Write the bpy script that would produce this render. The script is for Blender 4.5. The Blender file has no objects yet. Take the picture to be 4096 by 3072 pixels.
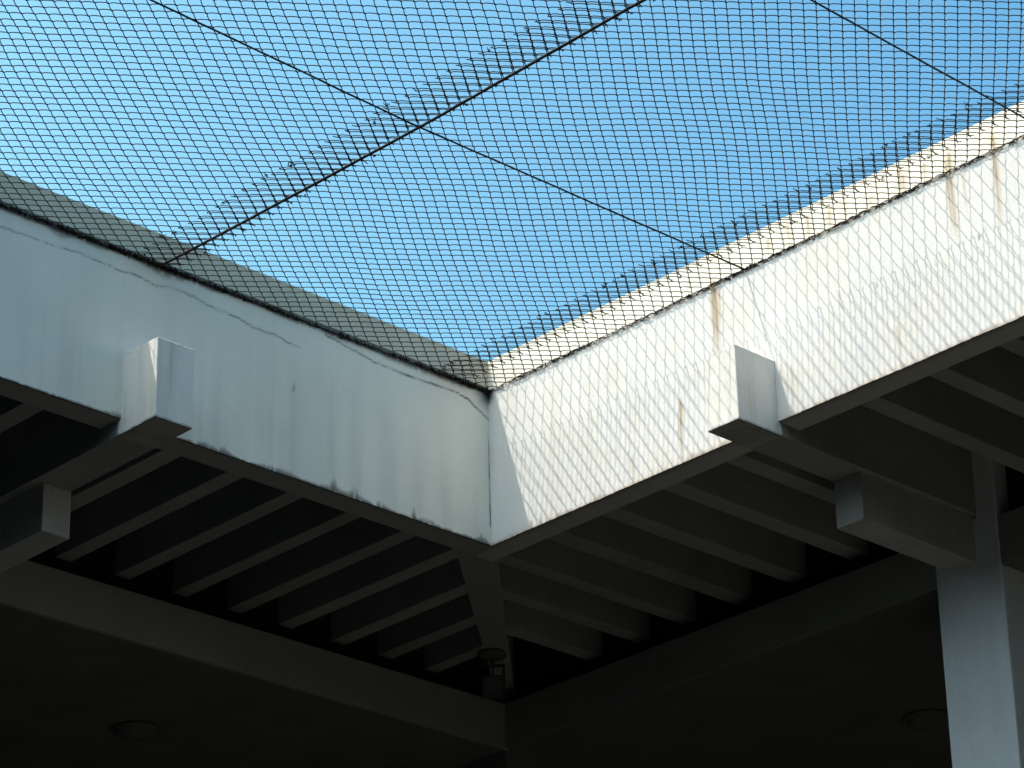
import bpy, bmesh, math, random
import numpy as np
from mathutils import Vector, Matrix

random.seed(7)
rng = np.random.default_rng(11)
sc = bpy.context.scene
col = sc.collection
rad = math.radians

# ------------------------------------------------------------------ noise helpers
def _hash(ix, iy, seed):
    h = (ix.astype(np.int64) * 374761393 + iy.astype(np.int64) * 668265263 + seed * 974634777) & 0x7fffffff
    h = ((h ^ (h >> 13)) * 1274126177) & 0x7fffffff
    return ((h ^ (h >> 16)) & 0xffff) / 65535.0

def vnoise(x, y, seed=0):
    x = np.asarray(x, float); y = np.asarray(y, float)
    x, y = np.broadcast_arrays(x, y)
    ix = np.floor(x); iy = np.floor(y)
    fx = x - ix; fy = y - iy
    fx = fx * fx * (3 - 2 * fx); fy = fy * fy * (3 - 2 * fy)
    a = _hash(ix, iy, seed); b = _hash(ix + 1, iy, seed)
    c = _hash(ix, iy + 1, seed); d = _hash(ix + 1, iy + 1, seed)
    return (a * (1 - fx) + b * fx) * (1 - fy) + (c * (1 - fx) + d * fx) * fy

def fbm(x, y, seed=0, octv=4):
    s = 0.0; a = 0.5; t = 0.0
    for k in range(octv):
        s = s + a * vnoise(np.asarray(x) * 2 ** k, np.asarray(y) * 2 ** k, seed + k * 17); t += a; a *= 0.5
    return s / t

def sstep(a, b, x):
    t = np.clip((x - a) / (b - a), 0, 1)
    return t * t * (3 - 2 * t)

# ------------------------------------------------------------------ materials
def new_mat(name):
    m = bpy.data.materials.new(name); m.use_nodes = True
    nt = m.node_tree
    return m, nt, nt.nodes['Principled BSDF']

def nd(nt, typ, **kw):
    n = nt.nodes.new(typ)
    for k, v in kw.items():
        if k.startswith('i_'):
            n.inputs[k[2:]].default_value = v
        else:
            setattr(n, k, v)
    return n

def mat_concrete(name, color, use_attr=False, mottle=0.10, rough=0.8, streak=0.0, bump=0.15):
    m, nt, b = new_mat(name)
    L = nt.links
    tc = nd(nt, 'ShaderNodeTexCoord')
    n1 = nd(nt, 'ShaderNodeTexNoise'); n1.inputs['Scale'].default_value = 3.2; n1.inputs['Detail'].default_value = 6
    n2 = nd(nt, 'ShaderNodeTexNoise'); n2.inputs['Scale'].default_value = 55; n2.inputs['Detail'].default_value = 4
    L.new(tc.outputs['Object'], n1.inputs['Vector']); L.new(tc.outputs['Object'], n2.inputs['Vector'])
    r1 = nd(nt, 'ShaderNodeMapRange'); r1.inputs['From Min'].default_value = 0.3; r1.inputs['From Max'].default_value = 0.7
    r1.inputs['To Min'].default_value = 1 - mottle; r1.inputs['To Max'].default_value = 1 + mottle * 0.4
    L.new(n1.outputs['Fac'], r1.inputs['Value'])
    r2 = nd(nt, 'ShaderNodeMapRange'); r2.inputs['From Min'].default_value = 0.3; r2.inputs['From Max'].default_value = 0.7
    r2.inputs['To Min'].default_value = 1 - mottle * 0.5; r2.inputs['To Max'].default_value = 1 + mottle * 0.25
    L.new(n2.outputs['Fac'], r2.inputs['Value'])
    mul = nd(nt, 'ShaderNodeMath', operation='MULTIPLY')
    L.new(r1.outputs['Result'], mul.inputs[0]); L.new(r2.outputs['Result'], mul.inputs[1])
    last = mul.outputs[0]
    if streak > 0:
        mp = nd(nt, 'ShaderNodeMapping'); mp.inputs['Scale'].default_value = (22, 22, 0.9)
        n3 = nd(nt, 'ShaderNodeTexNoise'); n3.inputs['Scale'].default_value = 1.0; n3.inputs['Detail'].default_value = 5
        L.new(tc.outputs['Object'], mp.inputs['Vector']); L.new(mp.outputs['Vector'], n3.inputs['Vector'])
        r3 = nd(nt, 'ShaderNodeMapRange'); r3.inputs['From Min'].default_value = 0.35; r3.inputs['From Max'].default_value = 0.6
        r3.inputs['To Min'].default_value = 1 - streak; r3.inputs['To Max'].default_value = 1.0
        L.new(n3.outputs['Fac'], r3.inputs['Value'])
        mu2 = nd(nt, 'ShaderNodeMath', operation='MULTIPLY')
        L.new(last, mu2.inputs[0]); L.new(r3.outputs['Result'], mu2.inputs[1]); last = mu2.outputs[0]
    if not use_attr:
        oi = nd(nt, 'ShaderNodeObjectInfo')
        ro = nd(nt, 'ShaderNodeMapRange'); ro.inputs['To Min'].default_value = .86; ro.inputs['To Max'].default_value = 1.08
        L.new(oi.outputs['Random'], ro.inputs['Value'])
        mu3 = nd(nt, 'ShaderNodeMath', operation='MULTIPLY'); L.new(last, mu3.inputs[0]); L.new(ro.outputs['Result'], mu3.inputs[1]); last = mu3.outputs[0]
    if use_attr:
        at = nd(nt, 'ShaderNodeAttribute'); at.attribute_name = 'paint'
        csrc = at.outputs['Color']
    else:
        rgb = nd(nt, 'ShaderNodeRGB'); rgb.outputs[0].default_value = (*color, 1); csrc = rgb.outputs[0]
    vm = nd(nt, 'ShaderNodeVectorMath', operation='SCALE')
    L.new(csrc, vm.inputs[0]); L.new(last, vm.inputs['Scale'])
    L.new(vm.outputs['Vector'], b.inputs['Base Color'])
    b.inputs['Roughness'].default_value = rough
    b.inputs['Specular IOR Level'].default_value = 0.25
    bp = nd(nt, 'ShaderNodeBump'); bp.inputs['Strength'].default_value = bump; bp.inputs['Distance'].default_value = 0.004
    L.new(n2.outputs['Fac'], bp.inputs['Height']); L.new(bp.outputs['Normal'], b.inputs['Normal'])
    return m

M_WALL = mat_concrete('painted_render_weathered', (0.8, 0.8, 0.78), use_attr=True, mottle=0.05, bump=0.12)
M_NOSE = mat_concrete('painted_beam_nose', (0.76, 0.73, 0.66), mottle=0.05, streak=0.10)
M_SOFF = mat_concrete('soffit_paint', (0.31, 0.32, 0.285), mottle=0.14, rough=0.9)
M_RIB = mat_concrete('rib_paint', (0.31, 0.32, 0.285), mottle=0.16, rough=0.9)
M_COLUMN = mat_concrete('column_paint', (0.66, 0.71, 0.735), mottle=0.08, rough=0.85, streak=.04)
M_SIDE = mat_concrete('rib_side_tone', (0.31, 0.315, 0.30), mottle=0.16, rough=0.9)  # side-face colour, tuned to carry the shade of the left bays
M_SIDER = mat_concrete('rib_side_tone_right', (0.31, 0.31, 0.275), mottle=0.16, rough=0.9)  # side-face colour, tuned to the lighter shade of the right bays
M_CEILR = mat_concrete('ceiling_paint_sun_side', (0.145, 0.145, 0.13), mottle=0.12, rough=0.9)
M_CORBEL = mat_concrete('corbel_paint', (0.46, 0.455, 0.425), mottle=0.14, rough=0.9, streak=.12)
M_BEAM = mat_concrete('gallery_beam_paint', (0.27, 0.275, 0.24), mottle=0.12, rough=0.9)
M_VOID = mat_concrete('gap_shade_black', (0.02, 0.02, 0.02), mottle=0.2, rough=0.95)  # near-black colour standing for the darkness of the gap over the gallery beam
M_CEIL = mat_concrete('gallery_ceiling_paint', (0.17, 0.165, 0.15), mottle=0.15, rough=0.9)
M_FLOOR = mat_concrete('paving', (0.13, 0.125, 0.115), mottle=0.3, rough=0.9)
M_GROUND = mat_concrete('asphalt_ground', (0.06, 0.06, 0.058), mottle=0.3, rough=0.95)

def mat_simple(name, color, rough=0.6, metal=0.0, vary=0.35, scale=60):
    m, nt, b = new_mat(name); L = nt.links
    tc = nd(nt, 'ShaderNodeTexCoord')
    n = nd(nt, 'ShaderNodeTexNoise'); n.inputs['Scale'].default_value = scale; n.inputs['Detail'].default_value = 3
    L.new(tc.outputs['Object'], n.inputs['Vector'])
    cr = nd(nt, 'ShaderNodeValToRGB')
    cr.color_ramp.elements[0].position = 0.3; cr.color_ramp.elements[1].position = 0.7
    cr.color_ramp.elements[0].color = (*[c * (1 - vary) for c in color], 1)
    cr.color_ramp.elements[1].color = (*[c * (1 + vary) for c in color], 1)
    L.new(n.outputs['Fac'], cr.inputs['Fac']); L.new(cr.outputs['Color'], b.inputs['Base Color'])
    b.inputs['Roughness'].default_value = rough; b.inputs['Metallic'].default_value = metal
    b.inputs['Specular IOR Level'].default_value = 0.2
    return m

M_WIRE = mat_simple('rusty_wire', (0.020, 0.017, 0.015), 0.75, 0.0, 0.5, 30)
M_ROD = mat_simple('rusty_rod', (0.022, 0.017, 0.014), 0.7, 0.0, 0.6, 18)
M_CABLE = mat_simple('steel_cable', (0.025, 0.026, 0.028), 0.6, 0.0, 0.4, 40)
M_LEAF = mat_simple('dead_leaf', (0.022, 0.016, 0.011), 0.9, 0.0, 0.8, 25)
M_LAMP = mat_simple('lamp_glass', (0.12, 0.12, 0.107), 0.8, 0.0, 0.08, 10)
M_LAMPRIM = mat_simple('lamp_rim', (0.115, 0.113, 0.10), 0.5, 0.0, 0.1, 10)
M_DISH = mat_simple('yellowed_plastic', (0.10, 0.095, 0.07), 0.5, 0.0, 0.12, 12)
M_METALBOX = mat_simple('grey_housing', (0.07, 0.07, 0.072), 0.5, 0.0, 0.12, 20)
M_BRACKET = mat_simple('bracket_metal', (0.05, 0.05, 0.052), 0.5, 0.3, 0.15, 20)

# ------------------------------------------------------------------ object helpers
def link_mesh(name, me, mat, parent=None, smooth=False):
    o = bpy.data.objects.new(name, me); col.objects.link(o)
    if mat is not None and not me.materials:
        me.materials.append(mat)
    if parent is not None:
        o.parent = parent
    return o

def arrays_mesh(name, verts, quads, smooth=False):
    verts = np.asarray(verts, np.float32); quads = np.asarray(quads, np.int32)
    me = bpy.data.meshes.new(name)
    nv = len(verts); nf = len(quads)
    me.vertices.add(nv); me.vertices.foreach_set('co', verts.ravel())
    me.loops.add(nf * 4); me.loops.foreach_set('vertex_index', quads.ravel())
    me.polygons.add(nf)
    me.polygons.foreach_set('loop_start', np.arange(0, nf * 4, 4, dtype=np.int32))
    me.polygons.foreach_set('loop_total', np.full(nf, 4, np.int32))
    me.polygons.foreach_set('use_smooth', np.full(nf, bool(smooth)))
    me.update(calc_edges=True); me.validate()
    return me

def thing(name, label, cat, loc=(0, 0, 0), group=None):
    o = bpy.data.objects.new(name, None); col.objects.link(o)
    o.empty_display_size = 0.2; o.location = loc
    tag(o, label, cat, group)
    return o

def tag(o, label, cat, group=None, kind=None):
    o['label'] = label; o['category'] = cat
    if group: o['group'] = group
    if kind: o['kind'] = kind

def bm_obj(name, bm, mat, parent=None, bevel=0.0, smooth=False):
    me = bpy.data.meshes.new(name)
    bmesh.ops.recalc_face_normals(bm, faces=bm.faces)
    bm.to_mesh(me); bm.free()
    if smooth:
        for p in me.polygons: p.use_smooth = True
    o = link_mesh(name, me, mat, parent)
    if bevel > 0:
        md = o.modifiers.new('edge', 'BEVEL'); md.width = bevel; md.segments = 2; md.limit_method = 'ANGLE'
    return o

def box_bm(x0, x1, y0, y1, z0, z1, bm=None):
    bm = bm or bmesh.new()
    vs = [bm.verts.new(p) for p in ((x0, y0, z0), (x1, y0, z0), (x1, y1, z0), (x0, y1, z0),
                                    (x0, y0, z1), (x1, y0, z1), (x1, y1, z1), (x0, y1, z1))]
    for f in ((0, 3, 2, 1), (4, 5, 6, 7), (0, 1, 5, 4), (1, 2, 6, 5), (2, 3, 7, 6), (3, 0, 4, 7)):
        bm.faces.new([vs[i] for i in f])
    return bm

def prism_bm(pts2, z0, z1, bm=None):
    """vertical prism over a plan polygon"""
    bm = bm or bmesh.new()
    lo = [bm.verts.new((x, y, z0)) for x, y in pts2]; hi = [bm.verts.new((x, y, z1)) for x, y in pts2]
    bm.faces.new(lo[::-1]); bm.faces.new(hi)
    n = len(pts2)
    for i in range(n):
        bm.faces.new([lo[i], lo[(i + 1) % n], hi[(i + 1) % n], hi[i]])
    return bm

def tubes(paths, radius, sides=5):
    """one mesh of many tubes; paths: list of (n,3) arrays; radius: float or list of arrays"""
    V = []; Q = []; base = 0
    ang = np.arange(sides) * 2 * np.pi / sides
    ca, sa = np.cos(ang), np.sin(ang)
    for k, P in enumerate(paths):
        P = np.asarray(P, float); n = len(P)
        r = radius[k] if isinstance(radius, list) else radius
        T = np.gradient(P, axis=0); T /= np.linalg.norm(T, axis=1)[:, None] + 1e-12
        ref = np.array([0, 0, 1.0]) if abs(T[:, 2]).max() < 0.93 else np.array([0.6, 0.8, 0.0])
        N1 = np.cross(T, ref); N1 /= np.linalg.norm(N1, axis=1)[:, None] + 1e-12
        N2 = np.cross(T, N1)
        rr = np.broadcast_to(np.asarray(r, float), (n,))[:, None, None]
        ring = P[:, None, :] + rr * (ca[None, :, None] * N1[:, None, :] + sa[None, :, None] * N2[:, None, :])
        V.append(ring.reshape(-1, 3))
        i = np.arange(n - 1)[:, None] * sides; j = np.arange(sides)[None, :]; j2 = (j + 1) % sides
        q = np.stack([i + j, i + j2, i + sides + j2, i + sides + j], axis=-1).reshape(-1, 4) + base
        Q.append(q)
        if sides == 4:
            Q.append(np.array([[0, 3, 2, 1], [4 * n - 4, 4 * n - 3, 4 * n - 2, 4 * n - 1]]) + base)
        base += n * sides
    return np.concatenate(V), np.concatenate(Q)

# ------------------------------------------------------------------ layout numbers (metres)
E = 0.147            # thickness of the fascia / edge beam
NET = 0.8315         # height of the net over the fascia's lower edge
FLOOR = -7.6
W = 9.3              # side of the square courtyard
BD = 1.40            # face of the gallery beam behind the fascia
BT, BB = -0.105, -0.36
GD = 5.6             # depth of the gallery
RT = 0.42            # underside of the roof slab

# ------------------------------------------------------------------ building
bld = thing('concrete_building', 'white rendered concrete courtyard building with ribbed eaves around an open square of sky', 'building', (0, 0, FLOOR))

def part(o):
    """parent to the building but keep world coordinates"""
    o.parent = bld
    o.matrix_parent_inverse = Matrix.Translation((0, 0, -FLOOR))
    return o

# ---- fascia walls, painted vertex by vertex
def interp(pts, s):
    a = np.array(pts); i = np.argsort(a[:, 0])
    return np.interp(s, a[i, 0], a[i, 1], left=np.nan, right=np.nan)

CR1 = [(-3.6, .742), (-3.3, .728), (-2.9435, .7232), (-2.8235, .7306), (-2.6444, .7306), (-2.5242, .7473), (-2.4266, .7367), (-2.3003, .7331), (-2.1801, .7384),
       (-2.0866, .7227), (-1.9865, .7463), (-1.8845, .7419), (-1.737, .7198), (-1.6031, .7186), (-1.5127, .696), (-1.3918, .7028), (-1.2999, .6866), (-1.2185, .6878)]
CR2 = [(-1.0687, .8017), (-.9379, .7839), (-.8474, .7728), (-.7514, .7564), (-.5409, .7555), (-.3583, .7585), (-.2199, .7634), (-.1428, .7503),
       (-.0642, .7099), (-.0105, .6823), (0.0, .675)]

def crack(s, z, pts, seed, w=0.0022, depth=.85):
    c = interp(pts, s) + 0.010 * (fbm(s * 14, s * 0 + 3, seed, 4) - .5) + 0.006 * (vnoise(s * 90, s * 0, seed + 3) - .5)
    ww = w * (0.45 + 1.3 * vnoise(s * 9, s * 0 + 9, seed + 5))
    d = np.abs(z - c)
    core = 1 - sstep(ww * .6, ww * 2.0, d)
    halo = 0.16 * (1 - sstep(0, 0.02, d)) * vnoise(s * 5, z * 0, seed + 8)
    ends = np.where(np.isnan(c), 0, 1)
    return np.nan_to_num(np.maximum(core * depth * (0.35 + .65 * vnoise(s * 17, s * 0, seed + 1)), halo)) * ends

def lerp(a, b, t):
    return a + (b - a) * t[..., None]

def paint_left(s, z):
    base = np.ones(s.shape + (3,)) * np.array([0.88, 0.85, 0.755])
    base *= (1 - 0.10 * (fbm(s * 1.3, z * 1.3, 1) - .4))[..., None]
    # warmer tone toward the corner
    base = lerp(base, np.array([0.87, 0.825, 0.73]), 0.8 * sstep(-1.5, -.15, s))
    # vertical weather streaks
    st = fbm(s * 9, z * 0.55, 5, 4); st2 = fbm(s * 26, z * 0.8, 9, 3)
    k = sstep(.48, .75, st) * .15 + sstep(.52, .8, st2) * .09
    k *= (0.35 + .65 * sstep(.75, .1, z))
    for c, w, a in ((-1.25, .03, .16), (-.87, .05, .20), (-1.01, .025, .16), (-.47, .05, .18), (-.30, .04, .14), (-.09, .045, .18), (-1.71, .035, .18), (-2.55, .05, .12), (-2.78, .03, .12), (-.62, .03, .12)):
        k += a * np.exp(-((s - c - .012 * (vnoise(z * 5, s * 0, 3) - .5)) / w) ** 2) * sstep(.72, .2, z) * (0.6 + .6 * vnoise(s * 40, z * 2.2, 6))
    base = lerp(base, np.array([0.36, 0.36, 0.33]), np.clip(k * .8, 0, .7))
    # mould along the lower edge
    h = 0.012 + 0.09 * np.clip(fbm(s * 7, s * 0, 21, 4) - .42, 0, 1) ** 1.0
    for c, w, a in ((-1.66, .03, .04), (-1.01, .02, .06), (-.88, .03, .05), (-.507, .012, .075), (-.72, .05, .03), (-.06, .03, .05)):
        h += a * np.exp(-((s - c) / w) ** 2)
    mo = sstep(1.0, 0.0, z / h) * sstep(.30, .62, fbm(s * 60, z * 30, 31, 3) + .22 * (1 - z / h))
    base = lerp(base, np.array([0.05, 0.048, 0.04]), np.clip(mo, 0, 1) * .82)
    # above the net the parapet is dirtier and browner
    up = sstep(.815, .845, z)
    base = lerp(base, base * np.array([0.62, 0.57, 0.51]), up * (.85 + .3 * fbm(s * 4, z * 4, 44)))
    # grime hanging under the net line
    g = 0.015 + .07 * np.clip(fbm(s * 4.5, s * 0, 61, 4) - .35, 0, 1) + .03 * np.exp(-((s + 2.02) / .12) ** 2) + .05 * np.exp(-((s + 2.62) / .06) ** 2)
    d = .828 - z
    gm = sstep(1.0, .1, d / g) * (d > -.03) * sstep(.35, .6, fbm(s * 45, z * 45, 71, 3) + .28 * (1 - d / g))
    base = lerp(base, np.array([0.045, 0.04, 0.035]), np.clip(gm, 0, 1) * .85)
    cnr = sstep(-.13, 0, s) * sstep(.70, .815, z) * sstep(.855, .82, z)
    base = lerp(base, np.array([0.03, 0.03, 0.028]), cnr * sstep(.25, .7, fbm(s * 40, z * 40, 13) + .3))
    # cracks
    c = np.maximum(crack(s, z, CR1, 81), crack(s, z, CR2, 91, .003, 1.0))
    c = np.maximum(c, .45 * np.exp(-((s + 1.262) / .012) ** 2 - ((z - .46) / .03) ** 2) * sstep(.4, .6, fbm(s * 90, z * 40, 4)))
    # black line down the inner corner
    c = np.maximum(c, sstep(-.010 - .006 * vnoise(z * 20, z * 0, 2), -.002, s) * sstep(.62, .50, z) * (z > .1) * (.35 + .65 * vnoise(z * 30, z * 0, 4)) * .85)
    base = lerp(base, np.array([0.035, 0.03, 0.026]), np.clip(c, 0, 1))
    return base

RUST = [(-1.5554, .874, .42, .020, .72), (-1.53, .80, .60, .010, .45), (-1.9035, .935, .845, .016, .5), (-2.028, .967, .825, .02, .4), (-2.148, .957, .825, .015, .6),
        (-2.281, .936, .80, .02, .42), (-2.376, .943, .83, .018, .35), (-2.699, .976, .815, .018, .55), (-2.845, .94, .83, .012, .5), (-2.985, .95, .49, .022, .72),
        (-3.05, .80, .58, .012, .35), (-3.2245, .94, .40, .018, .65), (-1.40, .93, .86, .02, .25), (-2.53, .9, .80, .02, .3), (-3.5, .97, .5, .02, .5), (-3.42, .93, .8, .015, .4), (-1.30, .34, .0, .012, .75), (-1.545, .86, .52, .006, .8), (-1.585, .84, .6, .006, .6), (-2.965, .9, .55, .007, .7), (-2.72, .93, .82, .012, .6), (-3.6, .95, .6, .015, .6), (-0.98, .16, .0, .02, .22), (-2.62, .22, 0, .012, .3), (-2.0, .25, 0, .015, .2)]

def paint_right(s, z):
    base = np.ones(s.shape + (3,)) * np.array([0.835, 0.815, 0.79])
    base *= (1 - 0.09 * (fbm(s * 1.7, z * 1.7, 101) - .4))[..., None]
    st = sstep(.5, .8, fbm(s * 11, z * .6, 105, 4)) * .16
    base = lerp(base, np.array([0.62, 0.58, 0.50]), st * (.4 + .6 * fbm(s * 3, z * 3, 7)))
    warm = np.clip(.35 * sstep(.5, .75, fbm(s * 7, z * 5, 107)), 0, 1)
    base = lerp(base, np.array([0.84, 0.77, 0.66]), warm)
    up = sstep(.82, .84, z)
    base = lerp(base, base * np.array([0.90, 0.855, 0.77]), up)
    for c, zt, zb, w, a in RUST:
        wob = .010 * (vnoise(z * 7, z * 0, int(-c * 100)) - .5)
        zz = (zt - z) / (zt - zb)
        prof = np.where((zz > 0) & (zz < 1), np.clip(zz * 9, 0, 1) * (1 - zz) ** .6, 0)
        m = np.exp(-((s - c - wob) / w) ** 2) * prof * (.6 + 1.0 * vnoise(s * 130, z * 5, 3)) * a * 1.25
        m2 = np.exp(-((s - c - wob) / (w * .28)) ** 2) * prof * (.3 + 1.1 * vnoise(s * 30, z * 14, 8)) * a * 1.2
        base = lerp(base, np.array([0.52, 0.40, 0.25]), np.clip(m, 0, 1))
        base = lerp(base, np.array([0.12, 0.08, 0.05]), np.clip(m2 * .8, 0, 1))
    h = 0.010 + 0.085 * np.clip(fbm(s * 8, s * 0, 121, 4) - .42, 0, 1)
    mo = sstep(1.0, 0.0, z / h) * sstep(.30, .62, fbm(s * 60, z * 30, 131, 3) + .15 * (1 - z / h))
    base = lerp(base, np.array([0.16, 0.12, 0.09]), np.clip(mo, 0, 1) * .6)
    wh = .02 + .05 * fbm(s * 5, s * 0, 133)
    base = lerp(base, np.array([0.70, 0.55, 0.42]), .35 * sstep(1, 0, z / wh))
    d = .824 - z
    g = .010 + .03 * np.clip(fbm(s * 12, s * 0, 161, 3) - .35, 0, 1)
    gm = sstep(1.0, .1, d / g) * (d > -.012) * sstep(.3, .6, fbm(s * 60, z * 60, 171, 3))
    base = lerp(base, np.array([0.10, 0.08, 0.06]), np.clip(gm, 0, 1) * .7)
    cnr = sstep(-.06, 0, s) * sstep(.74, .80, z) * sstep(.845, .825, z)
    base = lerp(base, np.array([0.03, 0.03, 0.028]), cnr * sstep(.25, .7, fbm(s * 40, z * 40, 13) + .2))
    for pts, sd in (([(-.52, .796), (-.45, .79), (-.40, .801), (-.36, .795)], 7), ([(-1.93, .735), (-1.9, .742), (-1.86, .756)], 9), ([(-.95, .80), (-.9, .805)], 11), ([(-.05, .77), (-.12, .765), (-.3, .755)], 19)):
        base = lerp(base, np.array([0.3, 0.26, 0.22]), .6 * crack(s, z, pts, sd, .0014, .6))
    return base

def fascia(name, axis, paint, s0, s1, seed, under):
    """a fascia wall: its section (front, top, back, underside) swept along x (axis 0) or y (axis 1)"""
    step = 0.0062
    fine = np.arange(-4.4, s1 - 1e-6, step)
    s = np.concatenate([np.linspace(s0, -4.4, 18)[:-1], fine, [s1]])
    zf = np.concatenate([np.linspace(0, .03, 8)[:-1], np.linspace(.03, 1.0, 152)])
    prof = [(0.0, z, 0) for z in zf]                       # front
    prof += [(0.006, 1.003, 1), (E, 1.0, 1), (E, 0.004, 2), (E, 0.0, 2)]  # top and back
    prof += [(E * .5, 0.0, 2), (0.05, 0.0, 2), (0.012, 0.0, 2), (0.006, 0.0, 3)]
    d = np.array([p[0] for p in prof]); z = np.array([p[1] for p in prof]); k = np.array([p[2] for p in prof])
    S, D = np.meshgrid(s, d, indexing='ij'); Z = np.meshgrid(s, z, indexing='ij')[1]; K = np.meshgrid(s, k, indexing='ij')[1]
    wav = .004 * (fbm(S * 1.5, Z * 1.5, seed) - .5) + .0007 * (fbm(S * 11, Z * 11, seed + 2) - .5)
    D = D + np.where(K == 0, wav, 0)
    edge = .0035 * (fbm(S * 9, S * 0, seed + 4, 4) - .5) + .002 * (vnoise(S * 70, S * 0, seed + 5) - .5)
    Z2 = Z + np.where((Z < .004), edge * np.where(K == 0, 1, .3), 0) + np.where(Z > .99, .003 * (fbm(S * 3, S * 0, seed + 7) - .5), 0)
    zero = np.zeros_like(S)
    P = np.stack([S, D, Z2], -1) if axis == 0 else np.stack([D, S, Z2], -1)
    ns, npf = S.shape
    i = np.arange(ns - 1)[:, None] * npf; j = np.arange(npf)[None, :]; j2 = (j + 1) % npf
    if axis == 0:
        q = np.stack([i + j, i + npf + j, i + npf + j2, i + j2], -1).reshape(-1, 4)
    else:
        q = np.stack([i + j, i + j2, i + npf + j2, i + npf + j], -1).reshape(-1, 4)
    me = arrays_mesh(name, P.reshape(-1, 3), q)
    front = paint(S, np.clip(Z, 0, 1))
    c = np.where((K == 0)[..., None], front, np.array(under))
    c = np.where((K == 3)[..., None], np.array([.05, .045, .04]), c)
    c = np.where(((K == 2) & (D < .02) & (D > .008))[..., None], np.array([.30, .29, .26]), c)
    rgba = np.concatenate([c, np.ones(c.shape[:2] + (1,))], -1).astype(np.float32)
    at = me.color_attributes.new('paint', 'FLOAT_COLOR', 'POINT')
    at.data.foreach_set('color', np.clip(rgba, 0.01, 1).ravel())
    me.materials.append(M_WALL)
    return part(link_mesh(name, me, None))

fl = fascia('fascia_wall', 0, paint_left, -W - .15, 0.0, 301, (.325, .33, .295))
fl['label'] = 'shaded bluish white wall with a long crack and grime under the net'
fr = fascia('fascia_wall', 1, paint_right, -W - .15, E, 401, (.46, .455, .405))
fr['label'] = 'sunlit white wall with rust streaks and the shadow of the net'

# ---- cantilever beams with projecting noses, and corbels
def sub(o, parent):
    """parent under a building part, keeping world coordinates"""
    o.parent = parent
    o.matrix_parent_inverse = (Matrix.Translation((0, 0, FLOOR)) @ parent.matrix_parent_inverse).inverted()
    return o

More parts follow.
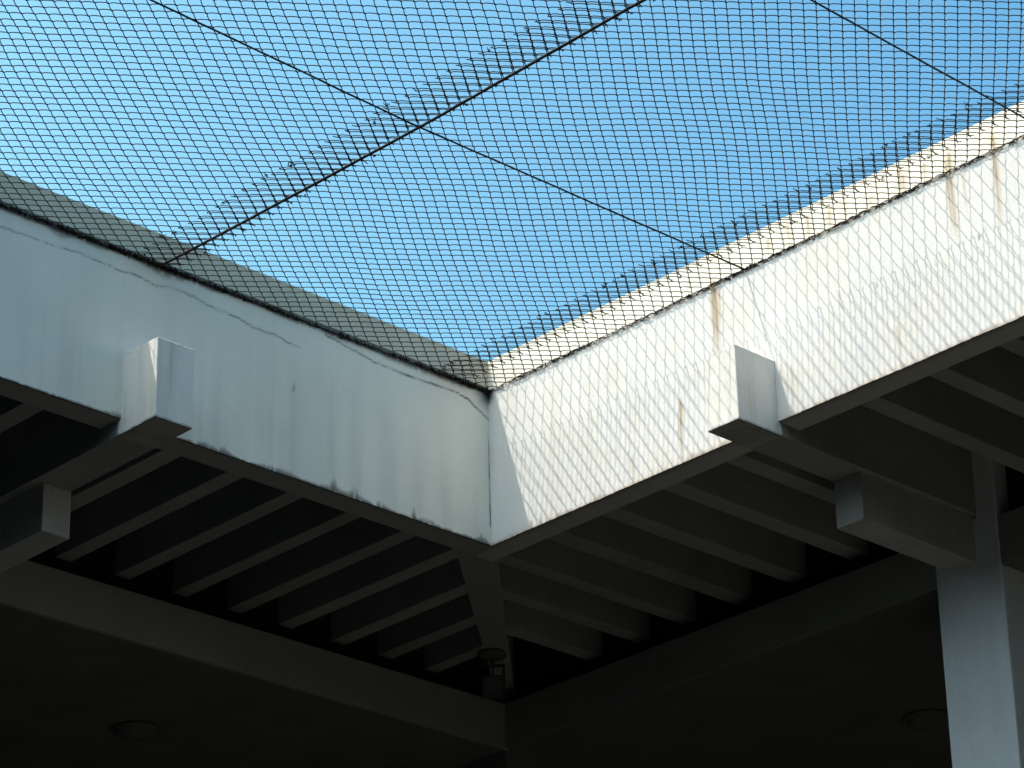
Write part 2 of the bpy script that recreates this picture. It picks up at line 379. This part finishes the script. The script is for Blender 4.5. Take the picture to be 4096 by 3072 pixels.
def end_block(axis, s0, s1, pr, zt, zb, seed, parent):
    """the nose of a beam: rounded, slightly chipped edges and a painted, stained skin"""
    lo = np.array([s0, -pr, zb]); hi = np.array([s1, .02, zt]); V = []; Q = []; Cc = []; base = 0
    def ax(a, b):
        e = np.array([0, .003, .006, .010]); m = np.linspace(a + .016, b - .016, max(3, int((b - a) / .009)))
        return np.concatenate([a + e, m, b - e[::-1]])
    for fa, side in ((0, 0), (0, 1), (1, 0), (2, 0), (2, 1)):
        ua, va = [k for k in range(3) if k != fa]
        U, Vv = np.meshgrid(ax(lo[ua], hi[ua]), ax(lo[va], hi[va]), indexing='ij')
        P = np.zeros(U.shape + (3,)); P[..., ua] = U; P[..., va] = Vv; P[..., fa] = hi[fa] if side else lo[fa]
        r = .006 + .010 * np.clip(fbm(P[..., 0] * 30 + P[..., 2] * 17, P[..., 1] * 30 + P[..., 2] * 23, seed, 3) - .55, 0, 1)
        q = np.stack([np.clip(P[..., 0], lo[0] + r, hi[0] - r), np.maximum(P[..., 1], lo[1] + r), np.clip(P[..., 2], lo[2] + r, hi[2] - r)], -1)
        d = P - q; n = np.linalg.norm(d, axis=-1, keepdims=True)
        P2 = np.where(n > 1e-9, q + d / np.maximum(n, 1e-9) * r[..., None], P)
        P2 = P2 + .0016 * (fbm(P[..., 0] * 14 + P[..., 1] * 9, P[..., 2] * 14, seed + 3)[..., None] - .5)
        hgt = (P[..., 2] - zb) / (zt - zb); a = P[..., ua] if fa != 2 else P[..., 0]
        c = np.ones(U.shape + (3,)) * np.array([.84, .81, .75])
        c *= (1 - .10 * (fbm(a * 6, P[..., 2] * 5, seed + 5) - .4))[..., None]
        st = sstep(.5, .75, fbm(a * 30, P[..., 2] * 1.5, seed + 6)) * .22
        if fa == 1: st = st + .38 * np.exp(-((a - (s0 * .62 + s1 * .38)) / .012) ** 2) * sstep(0, .5, hgt) * (seed == 3)
        c = lerp(c, np.array([.42, .41, .34]), np.clip(st, 0, .6))
        em = sstep(.05, .0, hgt) * sstep(.35, .65, fbm(a * 40, P[..., 2] * 40, seed + 7)) + .8 * sstep(.965, 1.0, hgt) * sstep(.4, .6, fbm(a * 25, P[..., 2] * 0, seed + 9))
        c = lerp(c, np.array([.16, .14, .11]), np.clip(em * .6, 0, 1))
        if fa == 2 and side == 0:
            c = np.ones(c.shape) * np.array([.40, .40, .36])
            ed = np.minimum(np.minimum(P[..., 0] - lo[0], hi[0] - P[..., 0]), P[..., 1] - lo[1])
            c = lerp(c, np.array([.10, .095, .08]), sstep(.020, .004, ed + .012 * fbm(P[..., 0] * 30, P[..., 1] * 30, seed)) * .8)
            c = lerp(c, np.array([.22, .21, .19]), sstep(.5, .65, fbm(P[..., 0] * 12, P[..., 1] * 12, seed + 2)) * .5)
        nu, nv = U.shape
        i = np.arange(nu - 1)[:, None] * nv; j = np.arange(nv - 1)[None, :]
        quad = np.stack([i + j, i + nv + j, i + nv + j + 1, i + j + 1], -1).reshape(-1, 4)
        flip = (side == 0) ^ (fa == 1) ^ (axis == 1)
        if flip: quad = quad[:, ::-1]
        V.append(P2.reshape(-1, 3)); Q.append(quad + base); Cc.append(c.reshape(-1, 3)); base += nu * nv
    V = np.concatenate(V)
    if axis == 1: V = V[:, [1, 0, 2]]
    me = arrays_mesh('beam_end', V, np.concatenate(Q))
    C = np.concatenate(Cc); at = me.color_attributes.new('paint', 'FLOAT_COLOR', 'POINT')
    at.data.foreach_set('color', np.concatenate([C, np.ones((len(C), 1))], -1).astype(np.float32).ravel())
    me.materials.append(M_WALL)
    return sub(link_mesh('beam_end', me, None), parent)

def cantilever(axis, s0, s1, pr, zt, zb, mat, seed):
    prof = [(.0205, zb), (.0205, zt - .05), (.07, RT), (1.55, RT), (1.55, BT + .02), (BD - .004, BT + .02), (BD - .004, zb)]
    bm = bmesh.new()
    f = lambda s, d, z: (s, d, z) if axis == 0 else (d, s, z)
    a = [bm.verts.new(f(s0, d, z)) for d, z in prof]; b = [bm.verts.new(f(s1, d, z)) for d, z in prof]
    bm.faces.new(a); bm.faces.new(b[::-1])
    for i in range(len(prof)):
        k = (i + 1) % len(prof); bm.faces.new([a[i], b[i], b[k], a[k]])
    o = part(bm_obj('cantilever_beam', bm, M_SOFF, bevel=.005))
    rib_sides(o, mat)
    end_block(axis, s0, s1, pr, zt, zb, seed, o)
    return o

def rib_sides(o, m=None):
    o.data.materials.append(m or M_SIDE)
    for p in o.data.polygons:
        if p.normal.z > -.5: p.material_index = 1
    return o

cl = cantilever(0, -2.2523, -2.043, .255, .3143, -.0784, M_SIDE, 3)
cl['label'] = 'beam whose end stands out of the shaded wall'
crb = cantilever(1, -1.8968, -1.7037, .263, .3056, -.0649, M_SIDER, 4)
crb['label'] = 'beam whose end stands out of the sunlit wall'

k = bm_obj('corbel', box_bm(-2.2032, -2.0468, .6426, BD - .001, -.3198, -.0782), M_CORBEL, bevel=.004); sub(k, cl)
k = bm_obj('corbel', box_bm(.5816, BD - .001, -1.8718, -1.7089, -.3043, -.0647), M_CORBEL, bevel=.004); sub(k, crb)

# ---- ribs under the eaves
RE = 1.50
lr = [(-2.6715, -2.5657), (-1.8991, -1.795), (-1.5265, -1.4333), (-1.1664, -1.0704), (-.8031, -.7131), (-.4522, -.3572), (-.1139, -.020),
      (.245, .337), (.575, .668), (.905, .99)]
for i in range(1, 5):
    lr.append((-2.6715 - .40 * i, -2.5657 - .40 * i))
hipc = lambda x: .89 * x + .17
for a, b in lr:
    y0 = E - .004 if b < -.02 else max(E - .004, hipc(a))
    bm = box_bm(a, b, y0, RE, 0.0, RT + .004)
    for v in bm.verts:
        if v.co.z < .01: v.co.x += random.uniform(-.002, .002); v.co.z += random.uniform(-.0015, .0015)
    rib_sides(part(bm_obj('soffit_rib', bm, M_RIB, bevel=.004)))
rr = [(-.3523, -.2356), (-.7263, -.618), (-1.133, -1.0223), (-1.5395, -1.4337), (-2.3636, -2.2604), (-2.7492, -2.6503), (-3.1390, -3.0402),
      (.0419, .135), (.385, .478), (.735, .828)]
for i in range(1, 4):
    rr.append((-3.1390 - .395 * i, -3.0402 - .395 * i))
for a, b in rr:
    x0 = E - .004 if b < .0 else max(E - .004, (a - .17) / .89)
    bm = box_bm(x0, RE, a, b, 0.0, RT + .004)
    for v in bm.verts:
        if v.co.z < .01: v.co.y += random.uniform(-.002, .002); v.co.z += random.uniform(-.0015, .0015)
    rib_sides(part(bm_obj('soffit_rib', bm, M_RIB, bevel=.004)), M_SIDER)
# hip beam from the corner back to the corner column
bm = prism_bm([(-.118, E - .003), (.0, .0), (.141, .038 + .0), (.0724 + .05, .1647 - .005), (1.45, 1.40), (1.45, 1.54), (-.005, .235)], -.0015, RT + .005)
bm.free()
bm = prism_bm([(-.10, E - .003), (E - .003, E - .003), (E - .003, .105), (1.50, 1.425), (1.50, 1.565), (-.005, .235)], -.0018, RT + .005)
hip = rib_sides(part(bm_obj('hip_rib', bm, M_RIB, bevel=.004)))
hip['label'] = 'diagonal rib running back from the inner corner'

# ---- roof over the ribs
def ring(name, d0, d1, z0, z1, mat, bevel=0):
    """the two wings seen, meeting at the corner, as two pieces"""
    a = part(bm_obj(name, box_bm(-W - GD, d1, d0, d1, z0, z1), mat, bevel=bevel))
    b = part(bm_obj(name, box_bm(d0, d1, -W - GD, d0, z0, z1), mat, bevel=bevel))
    return a, b
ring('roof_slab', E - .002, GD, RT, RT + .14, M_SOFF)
# beam and ceiling of the gallery
part(bm_obj('gallery_beam', box_bm(-W - GD, BD + .03, BD, BD + .03, BB, BT), M_BEAM, bevel=.004))['label'] = 'gallery beam behind the shaded wall'
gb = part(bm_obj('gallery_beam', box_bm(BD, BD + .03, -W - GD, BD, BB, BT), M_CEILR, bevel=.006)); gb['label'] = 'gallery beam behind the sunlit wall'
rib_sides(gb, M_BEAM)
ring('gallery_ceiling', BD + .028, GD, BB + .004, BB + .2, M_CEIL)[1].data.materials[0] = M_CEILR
ring('gap_shade_wall', RE - .002, RE + .12, BB + .19, RT + .002, M_VOID)
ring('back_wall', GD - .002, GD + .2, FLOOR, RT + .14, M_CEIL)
# columns
def column(x0, x1, y0, y1, label, mat=None):
    o = part(bm_obj('column', box_bm(x0, x1, y0, y1, FLOOR, RT + .002), mat or M_COLUMN, bevel=.008)); o['label'] = label
column(BD - .004, BD + .376, -2.0135, -1.62, 'column lit by the open court below the beam')
column(-2.345, -1.955, BD - .004, BD + .376, 'column carrying the beam of the shaded wall')
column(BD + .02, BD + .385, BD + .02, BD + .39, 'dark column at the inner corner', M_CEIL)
# the two wings opposite, unseen; raised and darkened to block low sky
part(bm_obj('unseen_wing', box_bm(-W - GD, -W - .15, -W - GD, E, -.0, 2.4), M_CEIL))
part(bm_obj('unseen_wing', box_bm(-W - .15, GD, -W - GD, -W - .15, -.0, 2.4), M_CEIL))
part(bm_obj('back_wall', box_bm(-W - GD - .2, -W - GD, -W - GD, GD, FLOOR, 1.0), M_CEIL))
part(bm_obj('back_wall', box_bm(-W - GD, GD, -W - GD - .2, -W - GD, FLOOR, 1.0), M_CEIL))

# ---- ground
g = bm_obj('ground', box_bm(-600, 600, -600, 600, FLOOR - .5, FLOOR - .006), M_GROUND); g['kind'] = 'structure'
g = bm_obj('courtyard_floor', box_bm(-W - GD + .004, GD - .004, -W - GD + .004, GD - .004, FLOOR - .005, FLOOR), M_FLOOR); g['kind'] = 'structure'

# ------------------------------------------------------------------ chain-link nets
PX, PY = 0.0408, 0.0322     # half cell along x, half cell along y
WR = 0.0022                # wire radius

def warp(P, amp, seed, zoff):
    x, y = P[..., 0], P[..., 1]
    q = P.copy()
    if amp > 1.1:
        q[..., 1] += .022 * np.exp(-(y / .22) ** 2) * (vnoise(x * 16, y * 16, 77) - .5) * sstep(0, -.06, x)
        q[..., 0] += .022 * np.exp(-(y / .22) ** 2) * (vnoise(x * 16, y * 16, 78) - .5) * sstep(0, -.06, x)
    q[..., 0] += (amp * .050 * (fbm(x * 1.0, y * 1.0, seed, 2) - .5)) * sstep(0, -.3, x) + amp * .0028 * (vnoise(x * 5, y * 5, seed + 3) - .5)
    q[..., 1] += amp * .050 * (fbm(x * 1.0, y * 1.0, seed + 11, 2) - .5) * sstep(0, -.3, y) + amp * .0028 * (vnoise(x * 5, y * 5, seed + 5) - .5)
    q[..., 2] += zoff + amp * .016 * (fbm(x * .7, y * .7, seed + 21, 2) - .5) + amp * .006 * (vnoise(x * 6, y * 6, seed + 6) - .5)
    return q

def chain_net(name, xa, xb, ya, barb_a, barb_b, seed, zoff, amp=1.0, px=PX, yo=0.0, ws=3):
    """zig-zag wires along x from xa to xb, linked along y from the wall (0) to ya"""
    n = int(round((xb - xa) / px)); nw = int(abs(ya) / PY)
    px = (xb - xa) / n
    paths = []
    tt = np.array([-.13, .13, .42, .72])
    for j in range(nw):
        pts = []
        par = j % 2
        ylo, yhi = -j * PY, -(j + 1) * PY
        i = np.arange(n + 1)
        up = ((i + par) % 2 == 0)
        yn = np.where(up, ylo, yhi)
        ov = np.where(up, WR * 1.15, -WR * 1.15)
        P = []
        lay = .0023
        # at each node: two points (tight bend), between nodes two points
        for a in range(n + 1):
            x = xa + a * px
            zc = lay if ((a + par) % 2 == 0) else -lay
            if a > 0:
                P.append((x - .10 * px, yn[a] + ov[a] + (-.10 if up[a] else .10) * PY, -zc * .9))
            P.append((x, yn[a] + ov[a] * 1.2, 0))
            if a < n:
                P.append((x + .10 * px, yn[a] + ov[a] + (-.10 if up[a] else .10) * PY, zc * .9))
                ny = yn[a + 1]
                hz = (a + par) % 2 == 0
                bl = .0030 if hz else -.0010
                for u, k in ((.27, .85), (.5, 1.0), (.76, .55)):
                    P.append((x + u * px - bl * k * .62, yn[a] * (1 - u) + ny * u - bl * k * .78, zc))
        P = np.array(P)
        # selvage: the wires of a pair twist together and fork
        jit = np.array([vnoise(j // 2 * 1.37 + 5.1, seed * 3.3, seed), vnoise(j // 2 * 2.1 + 1.7, seed * 1.3, seed + 9)])
        for end, on, sgn in ((0, barb_a, -1), (n, barb_b, 1)):
            if not on: continue
            x = xa + end * px; y = yn[end]
            sd = 1 if (not up[end]) else -1
            r = rng.random(4)
            L = .006 + .005 * r[0]
            dz = .010 * (r[1] - .5)
            dy = .006 * (r[3] - .5)
            ext = np.array([(x + sgn * .004, y + sd * .002, .0015 * sd), (x + sgn * L * .8, y - sd * .002 + dy * .5, -.0015 * sd + dz * .3),
                            (x + sgn * (L + .004), y + dy + sd * .001, dz * .6),
                            (x + sgn * (L + .007 + .004 * r[2] + .022 * r[3] ** 6), y + dy + sd * (.004 + .005 * r[1]), dz)])
            P = np.concatenate([ext[::-1], P]) if sgn < 0 else np.concatenate([P, ext])
        P[:, 2] += NET
        P[:, 1] -= .004 + yo
        paths.append(warp(P, amp, ws, zoff))
    V, Q = tubes(paths, WR, 5)
    me = arrays_mesh(name, V, Q, smooth=True)
    return link_mesh(name, me, M_WIRE)

def blob_tie(x, y, z, parent, s=1.0):
    """a loose knot of binding wire with sticking ends"""
    paths = []
    t = np.linspace(0, 2 * np.pi * 2.2, 22)
    r = .0065 * s * (1 + .4 * np.sin(t * 1.7 + random.random() * 6))
    paths.append(np.stack([x + r * np.cos(t), y + r * np.sin(t) * .8, z + .007 * s * np.sin(t * .5 + random.random() * 3)], -1))
    for k in range(3):
        a = random.random() * 6.28; l = random.uniform(.012, .03) * s
        u = np.linspace(0, 1, 5)
        paths.append(np.stack([x + l * u * math.cos(a), y + l * u * math.sin(a) + .006 * np.sin(u * 4) * s, z + .012 * u * random.uniform(-1, 1)], -1))
    V, Q = tubes(paths, .0016 * s + .0004, 4)
    me = arrays_mesh('wire_tie', V, Q, smooth=True)
    o = link_mesh('wire_tie', me, M_WIRE, parent)
    return o

netL = chain_net('chain_link_net', -2.005 - 84 * .0430, -2.005, -5.6, False, True, 3, .0, 1.0, .0430)
tag(netL, 'wide chain link net left of the thick rod, over the shaded wall', 'net', 'chain link nets over the court')
netM = chain_net('chain_link_net', -2.2009, -.172, -5.8, True, True, 5, .004, 1.0, .0405, PY / 2)
tag(netM, 'large middle chain link net between the thick rod and the sunlit wall', 'net', 'chain link nets over the court')
netR = chain_net('chain_link_net', -.3535, -.006, -5.8, True, False, 8, -.003, 1.15, .0401, PY * .95)
tag(netR, 'narrow strip of chain link net fixed along the top of the sunlit wall', 'net', 'chain link nets over the court')
for y in (-.21, -.33, -.66, -.98, -1.13, -1.62, -1.79, -2.37, -2.62, -3.1, -3.5):
    blob_tie(-2.225 + random.uniform(-.02, .05), y + random.uniform(-.03, .03), NET, netM, random.uniform(.55, .9))
for y in (-.24, -.52, -.95, -1.42, -2.0, -2.5, -2.9, -3.3):
    blob_tie(-1.99, y, NET, netL, .6)
for y in (-.06, -.13, -.45, -.78, -1.19, -1.22, -1.33, -1.51, -1.71, -2.02, -2.47, -2.95, -3.07, -3.4, -3.75):
    blob_tie(-.37 + random.uniform(-.03, .03), y, NET, netR, random.uniform(.6, 1.0))
for y in (-1.37, -1.50, -1.84, -2.2, -2.42, -2.75, -3.0):
    blob_tie(-.17 + random.uniform(-.02, .01), y, NET, netM, random.uniform(.5, .8))

# edge wire of the strip along the sunlit wall: two strands twisted, tied at every cell
def edge_rope(axis, s0, s1, off, z, seed, r0, lump):
    s = np.arange(s0, s1, .011)
    paths = []; rads = []
    for k in range(3):
        ph = k * 2.09 + .8 * fbm(s * 6, s * 0, seed + k) * 6
        a = .0045 * (0.5 + 1.2 * fbm(s * 11, s * 0, seed + 20 + k))
        d = off + a * np.cos(s * 85 + ph); zz = z + a * np.sin(s * 85 + ph) + .010 * (fbm(s * 1.2, s * 0, seed + 7) - .5) + .004 * (vnoise(s * 12, s * 0, seed + 4) - .5)
        P = np.stack([s, d, zz], -1) if axis == 0 else np.stack([d, s, zz], -1)
        paths.append(P); rads.append(r0 * (.6 + lump * np.clip(fbm(s * 16, s * 0, seed + 31 + k, 3) - .38, 0, 1) * 4))
    return tubes(paths, rads, 4)
V, Q = edge_rope(1, -5.8, -.002, -.008, .8245, 501, .0020, .75)
link_mesh('edge_wire', arrays_mesh('edge_wire', V, Q, smooth=True), M_WIRE, netR)
V, Q = edge_rope(0, -5.6, -.004, -.009, .8265, 601, .0018, .75)
link_mesh('edge_wire', arrays_mesh('edge_wire', V, Q, smooth=True), M_WIRE, netL)

# dead leaves and dirt caught between net and wall
def litter(n, axis, smin, dens, off_s, zc, zs, size, seed):
    r = np.random.default_rng(seed)
    V = []; Q = []; b = 0
    while b < n * 4:
        s = r.uniform(smin, 0)
        if r.random() > dens(s): continue
        d = -abs(r.normal(0, off_s)) - .002; z = zc + r.normal(0, zs)
        L = size * r.uniform(.4, 1.4); w = L * r.uniform(.12, .6)
        u = r.normal(size=3); u /= np.linalg.norm(u); v = np.cross(u, r.normal(size=3)); v /= np.linalg.norm(v)
        c = np.array([s, d, z]) if axis == 0 else np.array([d, s, z])
        bend = np.cross(u, v) * L * .25 * r.normal()
        P = [c - u * L / 2, c + v * w / 2 + bend, c + u * L / 2, c - v * w / 2 + bend]
        for p in P:
            if axis == 0: p[1] = min(p[1], -.001)
            else: p[0] = min(p[0], -.001)
        V += P; Q.append((b, b + 1, b + 2, b + 3)); b += 4
    return arrays_mesh('dead_leaves', np.array(V), np.array(Q))

dl = lambda s: float(np.clip(.08 + .55 * vnoise(s * 3.1, 0, 9) * (.4 + .8 * vnoise(s * 11, 0, 2)) + .5 * math.exp(-((s + 2.08) / .22) ** 2) + .35 * math.exp(-((s + .1) / .15) ** 2) - .25 * math.exp(-((s + 1.2) / .2) ** 2), 0, 1))
o = link_mesh('dead_leaves', litter(2500, 0, -4.6, dl, .009, .8285, .0055, .020, 5), M_LEAF)
tag(o, 'dark dead leaves and dirt caught along the net edge on the shaded wall', 'leaf litter', None, 'stuff')
dr = lambda s: float(np.clip(.15 + .75 * (vnoise(s * 7.3, 0, 19) > .62) * vnoise(s * 31, 0, 4), 0, 1))
o = link_mesh('dead_leaves', litter(900, 1, -4.6, dr, .007, .8245, .004, .016, 6), M_LEAF)
tag(o, 'thin line of dry leaf scraps along the net edge on the sunlit wall', 'leaf litter', None, 'stuff')

# ------------------------------------------------------------------ rod and cables
def line(name, pts, r, mat, label, cat, group=None, n=60, rough=.0006):
    pts = np.array(pts, float); L = np.r_[0, np.cumsum(np.linalg.norm(np.diff(pts, axis=0), axis=1))]
    t = np.linspace(0, L[-1], n)
    P = np.stack([np.interp(t, L, pts[:, k]) for k in range(3)], -1)
    P[:, 2] += rough * (vnoise(t * 8, t * 0, 3) - .5) * 4
    V, Q = tubes([P], [r * (1 + .14 * (vnoise(t * 14, t * 0, 8) - .5))], 8)
    o = link_mesh(name, arrays_mesh(name, V, Q, smooth=True), mat)
    tag(o, label, cat, group)
    return o
line('steel_rod', [(-2.0635, .01, .831), (-2.05, -.6, .822), (-2.022, -1.737, .8185), (-2.016, -3.06, (.822)), (-2.012, -5.9, .826)], .0066, M_ROD,
     'thick rusty rod crossing the net from the shaded wall', 'rod')
line('support_cable', [(-5.6, -1.84, .828), (-2.019, -1.7367, .826), (.008, -1.7534, .830)], .0042, M_CABLE,
     'thin cable crossing the rod and ending at the sunlit wall above the beam nose', 'cable', 'support cables under the net')
line('support_cable', [(-5.6, -3.58, .828), (-1.4987, -3.5142, .828), (.008, -3.490, .83)], .0042, M_CABLE,
     'thin cable crossing the upper right corner of the view', 'cable', 'support cables under the net')

# ------------------------------------------------------------------ small fixtures
def lathe(prof, n=32):
    bm = bmesh.new(); rows = []
    for r, z in prof:
        if r < 1e-5: rows.append([bm.verts.new((0, 0, z))])
        else: rows.append([bm.verts.new((r * math.cos(2 * math.pi * i / n), r * math.sin(2 * math.pi * i / n), z)) for i in range(n)])
    for a, b in zip(rows, rows[1:]):
        for i in range(n):
            k = (i + 1) % n
            if len(a) == 1: bm.faces.new([a[0], b[i], b[k]])
            elif len(b) == 1: bm.faces.new([a[i], a[k], b[0]])
            else: bm.faces.new([a[i], a[k], b[k], b[i]])
    return bm

def ceiling_lamp(loc, label):
    t = thing('ceiling_lamp', label, 'lamp', loc, 'round lamps on the gallery ceiling')
    bm_obj('lamp_rim', lathe([(0, -.002), (.125, -.002), (.13, -.012), (.118, -.022), (.112, -.018), (0, -.018)]), M_LAMPRIM, t, smooth=True)
    bm_obj('lamp_shade', lathe([(.112, -.016), (.105, -.035), (.085, -.05), (.05, -.06), (0, -.064)]), M_LAMP, t, smooth=True)
ceiling_lamp((-.31, 2.43, BB + .004), 'round dark lamp on the ceiling behind the shaded wall')
ceiling_lamp((2.78, -.40, BB + .004), 'round dark lamp on the ceiling left of the lit column')

fx = thing('flood_light', 'small floodlight box on a round base under the diagonal rib', 'floodlight', (1.005, 1.074, 0))
bm_obj('base', lathe([(0, -.003), (.072, -.003), (.078, -.010), (.074, -.022), (.05, -.034), (0, -.038)]), M_DISH, fx, smooth=True)
u = Matrix.Rotation(rad(-45), 4, 'Z')
bm = bmesh.new()
box_bm(-.008, .008, -.008, .008, -.07, -.03, bm)
box_bm(-.055, .055, -.008, .008, -.082, -.070, bm)
box_bm(-.0665, -.055, -.008, .008, -.19, -.070, bm); box_bm(.055, .0665, -.008, .008, -.19, -.070, bm)
bmesh.ops.transform(bm, matrix=u, verts=bm.verts)
bm_obj('bracket', bm, M_BRACKET, fx)
bm = box_bm(-.053, .053, -.04, .045, -.245, -.14)
bmesh.ops.transform(bm, matrix=u, verts=bm.verts)
bx = bm_obj('housing', bm, M_METALBOX, fx, bevel=.006)
bm = box_bm(-.045, .045, -.0425, -.0405, -.237, -.148)
bmesh.ops.transform(bm, matrix=u, verts=bm.verts)
bm_obj('glass', bm, M_LAMPRIM, fx)
t = np.linspace(0, 1, 24)
P = np.stack([.03 + .05 * np.sin(t * 3.1), .03 + .05 * np.sin(t * 3.1), -.16 + .15 * t - .03 * np.sin(t * 3.14)], -1)
V, Q = tubes([P], .004, 6)
link_mesh('supply_wire', arrays_mesh('supply_wire', V, Q, smooth=True), M_BRACKET, fx)

# ------------------------------------------------------------------ light, sky
Ldir = Vector((1.0, -.633, -2.30)).normalized()
el = math.asin(-Ldir.z); rot = math.atan2(-Ldir.x, -Ldir.y)
sun = bpy.data.lights.new('sun', 'SUN'); sun.energy = 4.2; sun.angle = rad(.53); sun.color = (1.0, .955, .86)
so = bpy.data.objects.new('sun', sun); col.objects.link(so)
so.rotation_euler = Ldir.to_track_quat('-Z', 'Y').to_euler(); so.location = (-20, 6, 21)
w = bpy.data.worlds.new('World'); sc.world = w; w.use_nodes = True
nt = w.node_tree; bg = nt.nodes['Background']
sky = nt.nodes.new('ShaderNodeTexSky'); sky.sky_type = 'NISHITA'; sky.sun_disc = False
sky.sun_elevation = el; sky.sun_rotation = rot
sky.air_density = 1.0; sky.dust_density = 1.0; sky.ozone_density = 1.0
# the clear sky: bluer away from the sun, paler cyan toward the sun's side
L = nt.links
tc = nd(nt, 'ShaderNodeTexCoord')
flat = nd(nt, 'ShaderNodeVectorMath', operation='MULTIPLY'); flat.inputs[1].default_value = (1, 1, 0)
L.new(tc.outputs['Generated'], flat.inputs[0])
nrm = nd(nt, 'ShaderNodeVectorMath', operation='NORMALIZE'); L.new(flat.outputs[0], nrm.inputs[0])
dt = nd(nt, 'ShaderNodeVectorMath', operation='DOT_PRODUCT'); L.new(nrm.outputs[0], dt.inputs[0])
sh = Vector((-Ldir.x, -Ldir.y, 0)).normalized(); dt.inputs[1].default_value = sh
mr = nd(nt, 'ShaderNodeMapRange'); mr.inputs['From Min'].default_value = -.38; mr.inputs['From Max'].default_value = -.02
L.new(dt.outputs['Value'], mr.inputs['Value'])
mx = nd(nt, 'ShaderNodeMix', data_type='RGBA')
mx.inputs[6].default_value = (.93, 1.66, 1.66, 1); mx.inputs[7].default_value = (1.62, 2.36, 1.98, 1)
L.new(mr.outputs['Result'], mx.inputs[0])
mr2 = nd(nt, 'ShaderNodeMapRange'); mr2.inputs['From Min'].default_value = .05; mr2.inputs['From Max'].default_value = .5
L.new(dt.outputs['Value'], mr2.inputs['Value'])
mx2 = nd(nt, 'ShaderNodeMix', data_type='RGBA'); mx2.inputs[7].default_value = (5.4, 4.9, 3.5, 1)
L.new(mr2.outputs['Result'], mx2.inputs[0]); L.new(mx.outputs[2], mx2.inputs[6]); mx = mx2
ml = nd(nt, 'ShaderNodeVectorMath', operation='MULTIPLY')
L.new(sky.outputs['Color'], ml.inputs[0]); L.new(mx.outputs[2], ml.inputs[1])
L.new(ml.outputs[0], bg.inputs['Color'])
bg.inputs['Strength'].default_value = .15

# ------------------------------------------------------------------ camera
f, yaw, pitch, roll = 12716.2562, 0.80546, 0.44647, -0.02283
yaw, pitch, roll = rad(46.15), rad(25.58), rad(-1.308)
cy, sy, cp, sp = math.cos(yaw), math.sin(yaw), math.cos(pitch), math.sin(pitch)
fwd = Vector((cp * cy, cp * sy, sp)); right = Vector((sy, -cy, 0)); upv = right.cross(fwd)
cr_, sr_ = math.cos(roll), math.sin(roll)
r2 = right * cr_ + upv * sr_; u2 = -right * sr_ + upv * cr_
cam = bpy.data.cameras.new('camera'); co = bpy.data.objects.new('camera', cam); col.objects.link(co)
m = Matrix((r2, u2, -fwd)).transposed().to_4x4(); m.translation = Vector((-9.8674, -10.4443, -6.0045))
co.matrix_world = m
cam.sensor_fit = 'HORIZONTAL'; cam.sensor_width = 36; cam.lens = f / 4096 * 36
cam.clip_start = .1; cam.clip_end = 5000
sc.camera = co
sc.view_settings.view_transform = 'Standard'; sc.view_settings.look = 'None'; sc.view_settings.exposure = 0
sc.render.engine = 'CYCLES'
sc.cycles.max_bounces = 10; sc.cycles.diffuse_bounces = 8
